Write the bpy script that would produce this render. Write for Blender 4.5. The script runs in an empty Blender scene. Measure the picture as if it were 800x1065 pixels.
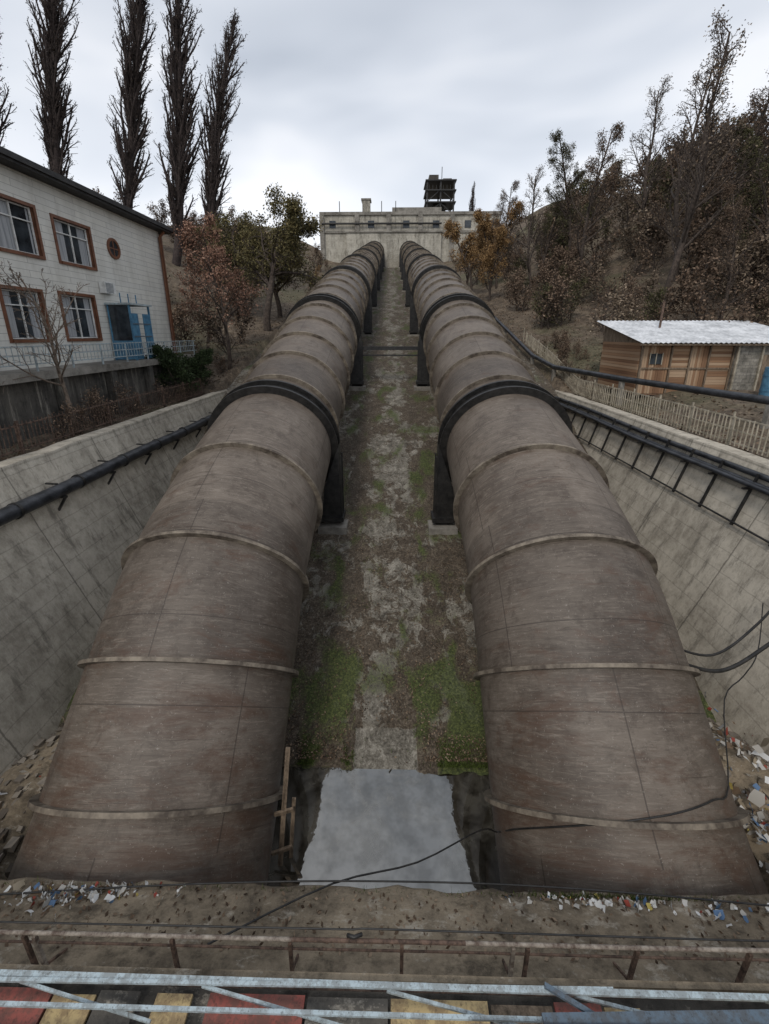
import bpy, math, random
import numpy as np
from mathutils import Vector, noise as mn
rad=math.radians
R0=np.random.RandomState(7)
scene=bpy.context.scene

# ------------------------------------------------------------------ materials
def newmat(name):
    m=bpy.data.materials.new(name); m.use_nodes=True
    nt=m.node_tree; nt.nodes.clear()
    out=nt.nodes.new('ShaderNodeOutputMaterial')
    b=nt.nodes.new('ShaderNodeBsdfPrincipled')
    nt.links.new(b.outputs[0],out.inputs[0])
    return m,nt,b
def N(nt,t,**kw):
    n=nt.nodes.new(t)
    for k,v in kw.items(): setattr(n,k,v)
    return n
def L(nt,a,b): nt.links.new(a,b)
def ramp(nt,fac,stops,interp='LINEAR'):
    r=N(nt,'ShaderNodeValToRGB'); cr=r.color_ramp; cr.interpolation=interp
    while len(cr.elements)<len(stops): cr.elements.new(.5)
    for e,(p,c) in zip(cr.elements,stops):
        e.position=p; e.color=(c[0],c[1],c[2],1) if len(c)==3 else c
    L(nt,fac,r.inputs[0]); return r.outputs[0]
def noise(nt,vec,scale,detail=6,rough=.6,dist=0,cap=4):
    detail=min(detail,cap)
    n=N(nt,'ShaderNodeTexNoise'); n.inputs['Scale'].default_value=scale; n.inputs['Detail'].default_value=detail
    n.inputs['Roughness'].default_value=rough; n.inputs['Distortion'].default_value=dist
    if vec is not None: L(nt,vec,n.inputs['Vector'])
    return n.outputs['Fac']
def mix(nt,fac,a,b,mode='MIX'):
    n=N(nt,'ShaderNodeMix',data_type='RGBA',blend_type=mode)
    for s,v in ((n.inputs[0],fac),(n.inputs[6],a),(n.inputs[7],b)):
        if isinstance(v,(int,float)): s.default_value=v
        elif isinstance(v,tuple): s.default_value=(*v,1)
        else: L(nt,v,s)
    return n.outputs[2]
def math_(nt,op,a,b=0.0,c=0.0):
    n=N(nt,'ShaderNodeMath',operation=op)
    for i,v in enumerate((a,b,c)):
        if isinstance(v,(int,float)): n.inputs[i].default_value=v
        else: L(nt,v,n.inputs[i])
    return n.outputs[0]
def mapping(nt,vec,scale=(1,1,1),rot=(0,0,0)):
    m=N(nt,'ShaderNodeMapping'); L(nt,vec,m.inputs[0]); m.inputs['Scale'].default_value=scale; m.inputs['Rotation'].default_value=rot
    return m.outputs[0]
def bump(nt,b,h,strength=.4,dist=.05):
    n=N(nt,'ShaderNodeBump'); n.inputs['Strength'].default_value=strength; n.inputs['Distance'].default_value=dist
    L(nt,h,n.inputs['Height']); L(nt,n.outputs[0],b.inputs['Normal'])
def objc(nt): return N(nt,'ShaderNodeTexCoord').outputs['Object']

def simple(name,c1,c2,scale=3,rough=.8,bs=.3,bd=.02,metal=0,grain=None):
    m,nt,b=newmat(name); o=objc(nt)
    v=mapping(nt,o,grain) if grain else o
    f=noise(nt,v,scale,4,.75)
    L(nt,ramp(nt,f,[(.36,c1),(.64,c2)]),b.inputs['Base Color'])
    b.inputs['Roughness'].default_value=rough; b.inputs['Metallic'].default_value=metal
    if bs>0: bump(nt,b,f,bs,bd)
    return m
def dirty(name,c,dirt,scale=5,amt=.8):
    m,nt,b=newmat(name); o=objc(nt)
    f=noise(nt,o,scale,4,.8); f2=noise(nt,o,scale*5,3,.7)
    c_=mix(nt,math_(nt,'MULTIPLY',ramp(nt,f,[(.42,(0,0,0)),(.56,(1,1,1))]),amt),c,dirt)
    c_=mix(nt,math_(nt,'MULTIPLY',ramp(nt,f2,[(.55,(0,0,0)),(.66,(1,1,1))]),.6),c_,tuple(x*.5 for x in dirt))
    L(nt,c_,b.inputs['Base Color']); b.inputs['Roughness'].default_value=.7; return m

def island(name,stops,rough=.8,interp='LINEAR',spec=.2):
    m,nt,b=newmat(name)
    g=N(nt,'ShaderNodeNewGeometry')
    if interp=='CONSTANT': f=g.outputs['Random Per Island']
    else:
        o=objc(nt); n1=noise(nt,o,.35,0,.5)
        f=math_(nt,'ADD',math_(nt,'MULTIPLY',g.outputs['Random Per Island'],.75),math_(nt,'MULTIPLY',math_(nt,'SUBTRACT',n1,.25),.5))
    L(nt,ramp(nt,f,stops,interp),b.inputs['Base Color'])
    b.inputs['Roughness'].default_value=rough; b.inputs['Specular IOR Level'].default_value=spec
    return m

def pipe_mat():
    m,nt,b=newmat('penstock_paint')
    uv=N(nt,'ShaderNodeUVMap',uv_map='UVMap').outputs[0]
    sp=N(nt,'ShaderNodeSeparateXYZ'); L(nt,uv,sp.inputs[0]); U,V=sp.outputs[0],sp.outputs[1]
    o=objc(nt)
    sec=math_(nt,'FLOOR',math_(nt,'DIVIDE',U,3.25))
    wn=N(nt,'ShaderNodeTexWhiteNoise',noise_dimensions='1D'); L(nt,sec,wn.inputs['W'])
    s1=noise(nt,mapping(nt,uv,(7,.75,1),(0,0,rad(27))),2.1,7,.80,.8,7)
    s2=noise(nt,mapping(nt,uv,(7,.75,1),(0,0,rad(-34))),2.3,7,.80,.9,7)
    big=noise(nt,o,.5,6,.65); fine=noise(nt,o,20,3,.78); mid=noise(nt,o,1.6,8,.80,.4,8)
    base=mix(nt,ramp(nt,big,[(.34,(0,0,0)),(.66,(1,1,1))]),(.088,.071,.057),(.165,.139,.115))
    st=math_(nt,'MAXIMUM',s1,s2)
    base=mix(nt,math_(nt,'MULTIPLY',ramp(nt,st,[(.53,(0,0,0)),(.68,(1,1,1))]),.6),base,(.28,.242,.203))
    base=mix(nt,math_(nt,'MULTIPLY',ramp(nt,s1,[(.34,(1,1,1)),(.45,(0,0,0))]),.65),base,(.050,.038,.029))
    base=mix(nt,math_(nt,'MULTIPLY',ramp(nt,mid,[(.51,(0,0,0)),(.62,(1,1,1))]),.5),base,(.050,.037,.028))
    base=mix(nt,1.0,base,ramp(nt,wn.outputs[0],[(0,(.80,.78,.76)),(1,(1.16,1.14,1.11))]),'MULTIPLY')
    low=N(nt,'ShaderNodeMapRange'); L(nt,U,low.inputs[0]); low.inputs[1].default_value=0; low.inputs[2].default_value=7; low.inputs[3].default_value=.10; low.inputs[4].default_value=-.01
    rn=noise(nt,mapping(nt,uv,(1.6,.45,1)),1.0,9,.80,.5,7)
    rf=ramp(nt,math_(nt,'ADD',rn,low.outputs[0]),[(.55,(0,0,0)),(.68,(1,1,1))])
    base=mix(nt,math_(nt,'MULTIPLY',rf,.62),base,(.082,.042,.025))
    # thin dark runs down the flanks
    rn2=noise(nt,mapping(nt,uv,(9,.28,1)),1.3,5,.7,.1,5)
    base=mix(nt,math_(nt,'MULTIPLY',ramp(nt,rn2,[(.60,(0,0,0)),(.68,(1,1,1))]),.55),base,(.040,.027,.019))
    off=math_(nt,'ADD',V,math_(nt,'MULTIPLY',wn.outputs[0],5))
    fr=math_(nt,'FRACT',math_(nt,'DIVIDE',off,3.93))
    seam=math_(nt,'LESS_THAN',math_(nt,'ABSOLUTE',math_(nt,'SUBTRACT',fr,.5)),.0035)
    fc=math_(nt,'FRACT',math_(nt,'DIVIDE',U,1.625))
    seam2=math_(nt,'LESS_THAN',math_(nt,'ABSOLUTE',math_(nt,'SUBTRACT',fc,.5)),.006)
    sm=math_(nt,'MAXIMUM',seam,seam2)
    base=mix(nt,math_(nt,'MULTIPLY',sm,.6),base,(.032,.024,.019))
    ch=ramp(nt,fine,[(.64,(0,0,0)),(.69,(1,1,1))])
    base=mix(nt,math_(nt,'MULTIPLY',ch,.5),base,(.38,.35,.31))
    L(nt,base,b.inputs['Base Color'])
    L(nt,math_(nt,'MULTIPLY_ADD',big,.3,.42),b.inputs['Roughness']); b.inputs['Specular IOR Level'].default_value=.38
    h=math_(nt,'ADD',math_(nt,'MULTIPLY',fine,.5),math_(nt,'MULTIPLY',sm,.8))
    bump(nt,b,h,.3,.02)
    return m

def concrete(name,dark,light,streak=True,joints=True,amt=.7):
    m,nt,b=newmat(name); o=objc(nt)
    big=noise(nt,o,.35,7,.65,.3); mid=noise(nt,o,2.5,9,.80,0,6)
    f=math_(nt,'ADD',math_(nt,'MULTIPLY',big,.5),math_(nt,'MULTIPLY',mid,.5))
    c=ramp(nt,f,[(.38,dark),(.58,light)])
    if streak:
        s=noise(nt,mapping(nt,o,(1,1.6,.12)),1.6,8,.80,0,6)
        c=mix(nt,math_(nt,'MULTIPLY',ramp(nt,s,[(.52,(0,0,0)),(.64,(1,1,1))]),amt),c,tuple(x*.36 for x in dark))
        c=mix(nt,math_(nt,'MULTIPLY',ramp(nt,s,[(.34,(1,1,1)),(.45,(0,0,0))]),.5),c,(.58,.53,.44))
    pit=ramp(nt,noise(nt,o,5,9,.85),[(.61,(0,0,0)),(.68,(1,1,1))])
    c=mix(nt,math_(nt,'MULTIPLY',pit,amt*.6),c,tuple(x*.45 for x in dark))
    h=mid
    if joints:
        sp=N(nt,'ShaderNodeSeparateXYZ'); L(nt,o,sp.inputs[0])
        wob=math_(nt,'MULTIPLY',math_(nt,'SUBTRACT',mid,.5),.1)
        jy=math_(nt,'FRACT',math_(nt,'DIVIDE',math_(nt,'ADD',sp.outputs[1],wob),4.0))
        jz=math_(nt,'FRACT',math_(nt,'DIVIDE',math_(nt,'ADD',sp.outputs[2],wob),.62))
        j=math_(nt,'MAXIMUM',math_(nt,'LESS_THAN',jy,.011),math_(nt,'MULTIPLY',math_(nt,'LESS_THAN',jz,.05),.45))
        c=mix(nt,math_(nt,'MULTIPLY',j,.6),c,tuple(x*.3 for x in dark))
        h=math_(nt,'SUBTRACT',h,j)
    L(nt,c,b.inputs['Base Color']); b.inputs['Roughness'].default_value=.9
    bump(nt,b,h,.5,.05); return m

def bed_mat():
    m,nt,b=newmat('bed_moss_and_concrete'); o=objc(nt)
    am=N(nt,'ShaderNodeAttribute',attribute_name='moss').outputs['Fac']
    ac=N(nt,'ShaderNodeAttribute',attribute_name='conc').outputs['Fac']
    mid=noise(nt,o,2.6,4,.85,.6); fine=noise(nt,o,15,4,.85); m2=noise(nt,mapping(nt,o,(1,.8,1),(0,0,.7)),1.9,4,.8,.8)
    lit=ramp(nt,math_(nt,'ADD',math_(nt,'MULTIPLY',fine,.6),math_(nt,'MULTIPLY',mid,.4)),[(.38,(.024,.018,.012)),(.5,(.082,.063,.044)),(.61,(.19,.155,.115))])
    con=ramp(nt,math_(nt,'ADD',math_(nt,'MULTIPLY',fine,.4),math_(nt,'MULTIPLY',mid,.6)),[(.38,(.055,.048,.038)),(.5,(.18,.163,.132)),(.61,(.36,.335,.285))])
    cf=ramp(nt,math_(nt,'ADD',math_(nt,'MULTIPLY_ADD',m2,1.7,-.35),math_(nt,'SUBTRACT',ac,.5)),[(.47,(0,0,0)),(.56,(1,1,1))])
    c=mix(nt,cf,lit,con)
    gr=ramp(nt,fine,[(.36,(.018,.026,.006)),(.52,(.058,.082,.017)),(.66,(.145,.165,.04))])
    mf=ramp(nt,math_(nt,'ADD',math_(nt,'MULTIPLY',mid,1.0),math_(nt,'ADD',math_(nt,'MULTIPLY',fine,.5),math_(nt,'SUBTRACT',am,.72))),[(.46,(0,0,0)),(.74,(1,1,1))])
    c=mix(nt,math_(nt,'MULTIPLY',mf,.85),c,gr)
    L(nt,c,b.inputs['Base Color']); b.inputs['Roughness'].default_value=.85
    bump(nt,b,math_(nt,'ADD',mid,math_(nt,'MULTIPLY',fine,.6)),.8,.06); return m

def ground_mat():
    m,nt,b=newmat('hillside_soil_and_leaf_litter'); o=objc(nt)
    big=noise(nt,o,.09,4,.65,.5); mid=noise(nt,o,.9,4,.8); fine=noise(nt,o,7,4,.8)
    f=math_(nt,'ADD',math_(nt,'MULTIPLY',fine,.5),math_(nt,'MULTIPLY',mid,.5))
    c=ramp(nt,f,[(.38,(.040,.029,.020)),(.5,(.115,.086,.059)),(.62,(.23,.18,.125))])
    gf=ramp(nt,big,[(.50,(0,0,0)),(.60,(1,1,1))])
    c=mix(nt,math_(nt,'MULTIPLY',gf,.5),c,ramp(nt,fine,[(.3,(.03,.036,.014)),(.7,(.13,.13,.06))]))
    L(nt,c,b.inputs['Base Color']); b.inputs['Roughness'].default_value=.95
    bump(nt,b,f,.8,.15); return m

def siding_mat():
    m,nt,b=newmat('white_cladding'); o=objc(nt)
    sp=N(nt,'ShaderNodeSeparateXYZ'); L(nt,o,sp.inputs[0])
    cb=N(nt,'ShaderNodeCombineXYZ'); L(nt,math_(nt,'ADD',sp.outputs[1],sp.outputs[0]),cb.inputs[0]); L(nt,sp.outputs[2],cb.inputs[1])
    br=N(nt,'ShaderNodeTexBrick'); L(nt,cb.outputs[0],br.inputs[0])
    br.inputs['Scale'].default_value=1; br.inputs['Brick Width'].default_value=2.4; br.inputs['Row Height'].default_value=.3; br.inputs['Mortar Size'].default_value=.010
    br.inputs['Color1'].default_value=(.68,.665,.605,1); br.inputs['Color2'].default_value=(.63,.62,.575,1); br.inputs['Mortar'].default_value=(.30,.29,.27,1)
    dirt=noise(nt,mapping(nt,o,(1,1,.3)),.9,8,.75)
    c=mix(nt,math_(nt,'MULTIPLY',ramp(nt,dirt,[(.46,(0,0,0)),(.68,(1,1,1))]),.4),br.outputs[0],(.33,.31,.26))
    L(nt,c,b.inputs['Base Color']); b.inputs['Roughness'].default_value=.6
    return m

def brick_mat(name,c1,c2,mortar,bw=.26,rh=.09):
    m,nt,b=newmat(name); o=objc(nt)
    sp=N(nt,'ShaderNodeSeparateXYZ'); L(nt,o,sp.inputs[0])
    cb=N(nt,'ShaderNodeCombineXYZ'); L(nt,math_(nt,'ADD',sp.outputs[1],sp.outputs[0]),cb.inputs[0]); L(nt,sp.outputs[2],cb.inputs[1])
    br=N(nt,'ShaderNodeTexBrick'); L(nt,cb.outputs[0],br.inputs[0])
    br.inputs['Scale'].default_value=1; br.inputs['Brick Width'].default_value=bw; br.inputs['Row Height'].default_value=rh; br.inputs['Mortar Size'].default_value=.01
    br.inputs['Color1'].default_value=(*c1,1); br.inputs['Color2'].default_value=(*c2,1); br.inputs['Mortar'].default_value=(*mortar,1)
    n=noise(nt,o,2,8,.75)
    c=mix(nt,1.0,br.outputs[0],ramp(nt,n,[(.35,(.5,.5,.5)),(.65,(1.3,1.3,1.3))]),'MULTIPLY')
    L(nt,c,b.inputs['Base Color']); b.inputs['Roughness'].default_value=.9
    return m

def water_mat():
    m=bpy.data.materials.new('pool_water'); m.use_nodes=True; nt=m.node_tree; nt.nodes.clear()
    out=N(nt,'ShaderNodeOutputMaterial'); g=N(nt,'ShaderNodeBsdfGlossy'); d=N(nt,'ShaderNodeBsdfDiffuse'); mx=N(nt,'ShaderNodeMixShader')
    o=objc(nt); n=noise(nt,o,1.0,5,.78,.8,6)
    L(nt,ramp(nt,n,[(.40,(.018,.016,.012)),(.5,(.045,.041,.033)),(.60,(.095,.088,.072))]),d.inputs[0])
    g.inputs['Roughness'].default_value=.03; g.inputs[0].default_value=(.84,.83,.79,1)
    L(nt,ramp(nt,noise(nt,o,1.6,3,.7),[(.4,(.22,.22,.22)),(.6,(.31,.31,.31))]),mx.inputs[0])
    bp=N(nt,'ShaderNodeBump'); bp.inputs['Strength'].default_value=.06; bp.inputs['Distance'].default_value=.02; L(nt,noise(nt,o,6,2,.5),bp.inputs['Height'])
    L(nt,bp.outputs[0],g.inputs['Normal'])
    L(nt,d.outputs[0],mx.inputs[1]); L(nt,g.outputs[0],mx.inputs[2]); L(nt,mx.outputs[0],out.inputs[0]); return m

M={}
M['pipe']=pipe_mat()
M['flange']=simple('rusty_flange',(.065,.049,.036),(.25,.21,.16),1.8,.7,.2)
M['black']=simple('black_steel',(.006,.006,.006),(.03,.028,.026),4,.5,.3,.01)
M['blackpipe']=simple('bitumen_pipe',(.008,.009,.011),(.045,.048,.055),2,.42,.4,.02)
M['rust']=simple('rusted_steel',(.035,.021,.015),(.17,.11,.08),8,.8)
M['rustpale']=simple('flaking_painted_steel',(.09,.06,.045),(.34,.30,.25),9,.75)
M['wall']=concrete('retaining_concrete',(.255,.225,.178),(.53,.48,.395),True,True,.58)
M['apron']=concrete('apron_concrete',(.065,.05,.033),(.30,.24,.165),True,False,.6)
M['pad']=concrete('pad_concrete',(.10,.09,.075),(.30,.28,.245),False,False)
M['facade']=concrete('facade_concrete',(.24,.22,.18),(.50,.47,.40),True,True)
M['darkconc']=concrete('dark_concrete',(.03,.028,.025),(.11,.10,.085),True,False)
M['bed']=bed_mat(); M['ground']=ground_mat(); M['siding']=siding_mat()
M['brick']=brick_mat('orange_brick',(.34,.18,.10),(.25,.13,.075),(.30,.27,.22))
M['gbrick']=brick_mat('grey_block',(.27,.25,.215),(.20,.185,.155),(.10,.095,.085),.42,.2)
M['water']=water_mat()
M['wood']=simple('weathered_wood',(.07,.05,.033),(.26,.195,.135),2,.85,.4,.01,0,(6,6,.8))
M['fencew']=simple('pale_fence_wood',(.20,.175,.13),(.46,.41,.32),2,.85,.0)
M['plank']=island('shed_plank',[(.1,(.15,.08,.047)),(.5,(.30,.18,.105)),(.9,(.42,.30,.20))])
M['frame']=simple('brown_window_frame',(.10,.038,.018),(.19,.075,.036),3,.5)
M['white']=simple('white_paint',(.5,.5,.48),(.75,.75,.72),3,.6)
M['curtain']=simple('curtain_cloth',(.20,.21,.22),(.42,.43,.44),2,.9,0,.01,0,(1,9,.2))
M['blue']=simple('blue_paint',(.04,.12,.20),(.09,.23,.35),3,.5)
M['paleblue']=dirty('pale_blue_paint',(.42,.50,.53),(.17,.17,.16),7,.6)
M['greyblue']=dirty('grey_blue_paint',(.10,.14,.18),(.07,.065,.06),6,.6)
M['red']=dirty('red_paint',(.30,.085,.065),(.13,.065,.05),5)
M['yellow']=dirty('yellow_paint',(.50,.38,.19),(.24,.165,.09),5)
M['roofdark']=simple('dark_roofing',(.012,.012,.013),(.04,.038,.036),3,.7)
M['tin']=simple('corrugated_sheet',(.42,.43,.44),(.74,.75,.76),1.2,.5,0)
M['bark']=simple('bark',(.032,.024,.019),(.105,.08,.064),5,.95,0)
M['barkp']=simple('poplar_bark',(.022,.016,.015),(.075,.056,.05),5,.95,0)
M['barkl']=simple('pale_bark',(.08,.06,.045),(.22,.17,.13),5,.95,0)
g,nt,b=newmat('window_glass'); b.inputs['Base Color'].default_value=(.02,.025,.03,1); b.inputs['Roughness'].default_value=.06
L(nt,ramp(nt,noise(nt,objc(nt),1.5,3),[(.3,(.01,.013,.016)),(.7,(.05,.06,.07))]),b.inputs['Base Color']); M['glass']=g
M['lf_pop']=island('poplar_leaf',[(.1,(.03,.022,.016)),(.8,(.09,.064,.045))])
M['lf_red']=island('russet_leaf',[(.1,(.09,.048,.033)),(.5,(.24,.13,.088)),(.9,(.40,.25,.18))])
M['lf_willow']=island('willow_leaf',[(.1,(.045,.042,.019)),(.5,(.115,.10,.044)),(.9,(.20,.16,.07))])
M['lf_green']=island('evergreen_leaf',[(.1,(.018,.028,.012)),(.9,(.06,.085,.035))])
M['lf_orange']=island('orange_leaf',[(.1,(.11,.06,.025)),(.5,(.25,.15,.065)),(.9,(.38,.25,.12))])
M['lf_brown']=island('dry_leaf',[(.1,(.045,.031,.022)),(.5,(.135,.092,.063)),(.9,(.26,.185,.13))])
M['lf_tan']=island('tan_leaf',[(.1,(.09,.065,.045)),(.9,(.32,.25,.18))])
M['lf_olive']=island('olive_leaf',[(.1,(.032,.032,.015)),(.9,(.12,.112,.053))])
M['fallen']=island('fallen_leaf',[(.1,(.035,.023,.015)),(.5,(.12,.08,.052)),(.9,(.28,.21,.145))])
M['grass']=island('grass_blade',[(.1,(.028,.043,.010)),(.9,(.11,.15,.033))])
M['trash']=island('litter_scraps',[(0,(.68,.68,.66)),(.28,(.45,.43,.39)),(.45,(.17,.12,.08)),(.62,(.12,.20,.33)),(.69,(.62,.61,.58)),(.83,(.32,.07,.05)),(.88,(.3,.25,.18)),(.96,(.5,.40,.12))],.6,'CONSTANT')
M['rubble']=island('rubble_stone',[(.1,(.09,.075,.06)),(.9,(.32,.28,.23))])

# ------------------------------------------------------------------ mesh helpers
def link(ob,parent=None):
    scene.collection.objects.link(ob)
    if parent: ob.parent=parent
    return ob
def empty(name):
    e=bpy.data.objects.new(name,None); return link(e)
class MB:
    def __init__(s): s.v=[];s.f=[];s.m=[];s.mats=[];s.sm=[]
    def mi(s,k):
        if k not in s.mats: s.mats.append(k)
        return s.mats.index(k)
    def add(s,vs,fs,mat,smooth=False):
        o=len(s.v); s.v.extend([tuple(p) for p in vs]); k=s.mi(mat)
        for f in fs: s.f.append(tuple(i+o for i in f)); s.m.append(k); s.sm.append(smooth)
    def box(s,a,b,mat):
        x0,y0,z0=a;x1,y1,z1=b
        vs=[(x0,y0,z0),(x1,y0,z0),(x1,y1,z0),(x0,y1,z0),(x0,y0,z1),(x1,y0,z1),(x1,y1,z1),(x0,y1,z1)]
        s.add(vs,[(0,3,2,1),(4,5,6,7),(0,1,5,4),(1,2,6,5),(2,3,7,6),(3,0,4,7)],mat)
    def beam(s,p,q,w,h,mat):
        p=Vector(p);q=Vector(q);t=(q-p).normalized()
        up=Vector((0,0,1)) if abs(t.z)<.95 else Vector((0,1,0))
        a=t.cross(up).normalized()*w/2; c=a.cross(t).normalized()*h/2
        vs=[p-a-c,p+a-c,p+a+c,p-a+c,q-a-c,q+a-c,q+a+c,q-a+c]
        s.add(vs,[(3,2,1,0),(4,5,6,7),(0,1,5,4),(1,2,6,5),(2,3,7,6),(3,0,4,7)],mat)
    def tube(s,pts,r,mat,sides=12,cap=True):
        pts=[Vector(p) for p in pts]; n=len(pts)
        rs=r if isinstance(r,(list,tuple)) else [r]*n
        vs=[];prev=None
        for i,p in enumerate(pts):
            t=(pts[min(i+1,n-1)]-pts[max(i-1,0)]).normalized()
            if prev is None:
                u=t.cross(Vector((0,0,1)) if abs(t.z)<.9 else Vector((1,0,0))).normalized()
            else: u=(prev-t*prev.dot(t)).normalized()
            prev=u; w=t.cross(u)
            for k in range(sides):
                a=2*math.pi*k/sides; vs.append(p+(u*math.cos(a)+w*math.sin(a))*rs[i])
        fs=[(i*sides+k,i*sides+(k+1)%sides,(i+1)*sides+(k+1)%sides,(i+1)*sides+k) for i in range(n-1) for k in range(sides)]
        s.add(vs,fs,mat,True)
        if cap:
            s.add(vs[:sides],[tuple(range(sides))[::-1]],mat); s.add(vs[-sides:],[tuple(range(sides))],mat)
    def revolve(s,c,t,prof,mat,sides=96):
        c=Vector(c);t=Vector(t).normalized();X=Vector((1,0,0)) if abs(t.x)<.9 else Vector((0,1,0));n=X.cross(t).normalized()
        m=len(prof); vs=[]
        for k in range(sides):
            a=2*math.pi*k/sides; d=X*math.cos(a)+n*math.sin(a)
            for (ax,r) in prof: vs.append(c+t*ax+d*r)
        fs=[]
        for k in range(sides):
            k2=(k+1)%sides
            for j in range(m):
                j2=(j+1)%m
                fs.append((k*m+j,k*m+j2,k2*m+j2,k2*m+j))
        s.add(vs,fs,mat,False)
    def obj(s,name,parent=None):
        me=bpy.data.meshes.new(name); me.from_pydata(s.v,[],s.f)
        for k in s.mats: me.materials.append(M[k])
        me.polygons.foreach_set('material_index',s.m); me.polygons.foreach_set('use_smooth',s.sm); me.update()
        return link(bpy.data.objects.new(name,me),parent)
def quadmesh(name,V,Q,MI,mats,smooth=False):
    me=bpy.data.meshes.new(name); V=np.asarray(V,dtype=np.float32);Q=np.asarray(Q,dtype=np.int32)
    me.vertices.add(len(V)); me.vertices.foreach_set('co',V.ravel())
    me.loops.add(Q.size); me.loops.foreach_set('vertex_index',Q.ravel())
    me.polygons.add(len(Q)); me.polygons.foreach_set('loop_start',np.arange(0,Q.size,4,dtype=np.int32))
    me.polygons.foreach_set('material_index',np.asarray(MI,dtype=np.int32))
    if smooth: me.polygons.foreach_set('use_smooth',np.ones(len(Q),dtype=bool))
    for k in mats: me.materials.append(M[k])
    me.update(calc_edges=True); return me

# ------------------------------------------------------------------ profiles
GY=[-300,8.1,8.17,9.3,17.2,33.5,70,123.7,132,160,900]
GZ=[-12,-12,-11.25,-10.95,-8.3,-3.2,5.2,17.3,18.5,20,21]
def g(y): return float(np.interp(y,GY,GZ))
def sm(a,b,x):
    t=min(1,max(0,(x-a)/(b-a))); return t*t*(3-2*t)
def terrain(x,y):
    ax=abs(x); floor=g(y)
    t=max(-4.15,g(y)+.55)
    if y>126: t+=3*sm(126,140,y)
    if ax<=12.21: return floor-(.06 if y>8.2 else 0)
    top=t
    if x>0:
        top+=15*sm(15,55,x)*sm(27,62,y)+ .9*sm(13.5,18,x)
    else:
        top+=9*sm(14,40,-x)*sm(30,60,y)
    if ax>12.5:
        a=min(1,(ax-12.5)/4)
        top+=a*(mn.noise(Vector((x*.12,y*.12,3)))*.8*sm(28,50,y)+mn.noise(Vector((x*.5,y*.5,1)))*.15)
    return top

xs=sorted(set([9.4,10.8,12.2,12.42,12.8,13.5]+[14+1.5*i for i in range(36)]+[70,80,95,120,160,220,320,500,800]))
xs=[-x for x in xs[::-1]]+[-6,-2,2,6]+xs
ys=[-400,-200,-100,-50,-20,-8,0,4,8.1,8.17,9.3]+[10.5+1.4*i for i in range(94)]+[145,155,170,190,230,300,450,700,1200]
V=[(x,y,terrain(x,y)) for y in ys for x in xs]; nx=len(xs)
Q=[(j*nx+i,j*nx+i+1,(j+1)*nx+i+1,(j+1)*nx+i) for j in range(len(ys)-1) for i in range(nx-1)]
link(bpy.data.objects.new('ground',quadmesh('ground',V,Q,[0]*len(Q),['ground'],True)))

def mossv(x,y):
    wx=x+.9*mn.noise(Vector((x*.9,y*.6,11))); n=mn.fractal(Vector((wx*1.2,y*.7,5)),1,2,5)
    v=.31+.58*n
    v+=.09*math.exp(-((abs(wx)-1.6)/.8)**2)
    v+=.42*math.exp(-((y-9.9)/1.15)**2)*(1 if abs(wx)>.7 else .3)
    v-=.10*math.exp(-(wx/.8)**2)*sm(26,18,y)
    if y<9.28 and abs(x)<.8+.1*mn.noise(Vector((y*6,x,0))): v=-.1+.3*n
    return v
def concv(x,y):
    wx=x+.9*mn.noise(Vector((x*.7,y*.4,21))); n=mn.fractal(Vector((wx*.8+9,y*.5,2)),1,2,4)
    v=.37+.40*n+.17*math.exp(-((wx-.15)/.9)**2)*(1 if y>10.6 else .2)
    if y<9.28: v=1.0 if abs(x)<.85 else .1
    return v
bx=np.concatenate([np.linspace(-12.1,-3.6,16),np.linspace(-3.4,3.4,64),np.linspace(3.6,12.1,16)])
by=[8.17,8.3,8.45,8.6,8.75,8.9,9.05,9.2,9.28,9.30]; y=9.36
while y<131: by.append(y); y+=max(.12,.12*(y/9.3)**1.3)
V=[];am=[];ac=[]
for y in by:
    for x in bx:
        z=g(y)+.02
        rough=y>9.29 or abs(x)>.85
        mv=mossv(x,y)
        if rough:
            z+=.11+.07*mn.fractal(Vector((x*.9,y*.9,0)),1,2,4)+.03*mn.noise(Vector((x*4,y*4,0)))+.08*max(0,mv-.3)
            if y<9.29: z-=.12*(9.29-y)
        yy=y if y>8.2 else y-.12*abs(mn.noise(Vector((x*3,1,0))))*(abs(x)>1)
        V.append((x,yy,z)); am.append(mv); ac.append(concv(x,y))
nx=len(bx); Q=[(j*nx+i,j*nx+i+1,(j+1)*nx+i+1,(j+1)*nx+i) for j in range(len(by)-1) for i in range(nx-1)]
me=quadmesh('channel_bed',V,Q,[0]*len(Q),['bed'],True)
for nm,arr in (('moss',am),('conc',ac)):
    a=me.attributes.new(nm,'FLOAT','POINT'); a.data.foreach_set('value',arr)
link(bpy.data.objects.new('channel_bed',me))

wy=[4.2,6,8.3];wx=np.linspace(-9.6,9.6,5)
V=[(x,y,-11.2) for y in wy for x in wx]; nx=5
Q=[(j*nx+i,j*nx+i+1,(j+1)*nx+i+1,(j+1)*nx+i) for j in range(2) for i in range(4)]
link(bpy.data.objects.new('water',quadmesh('water',V,Q,[0]*len(Q),['water'])))

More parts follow.
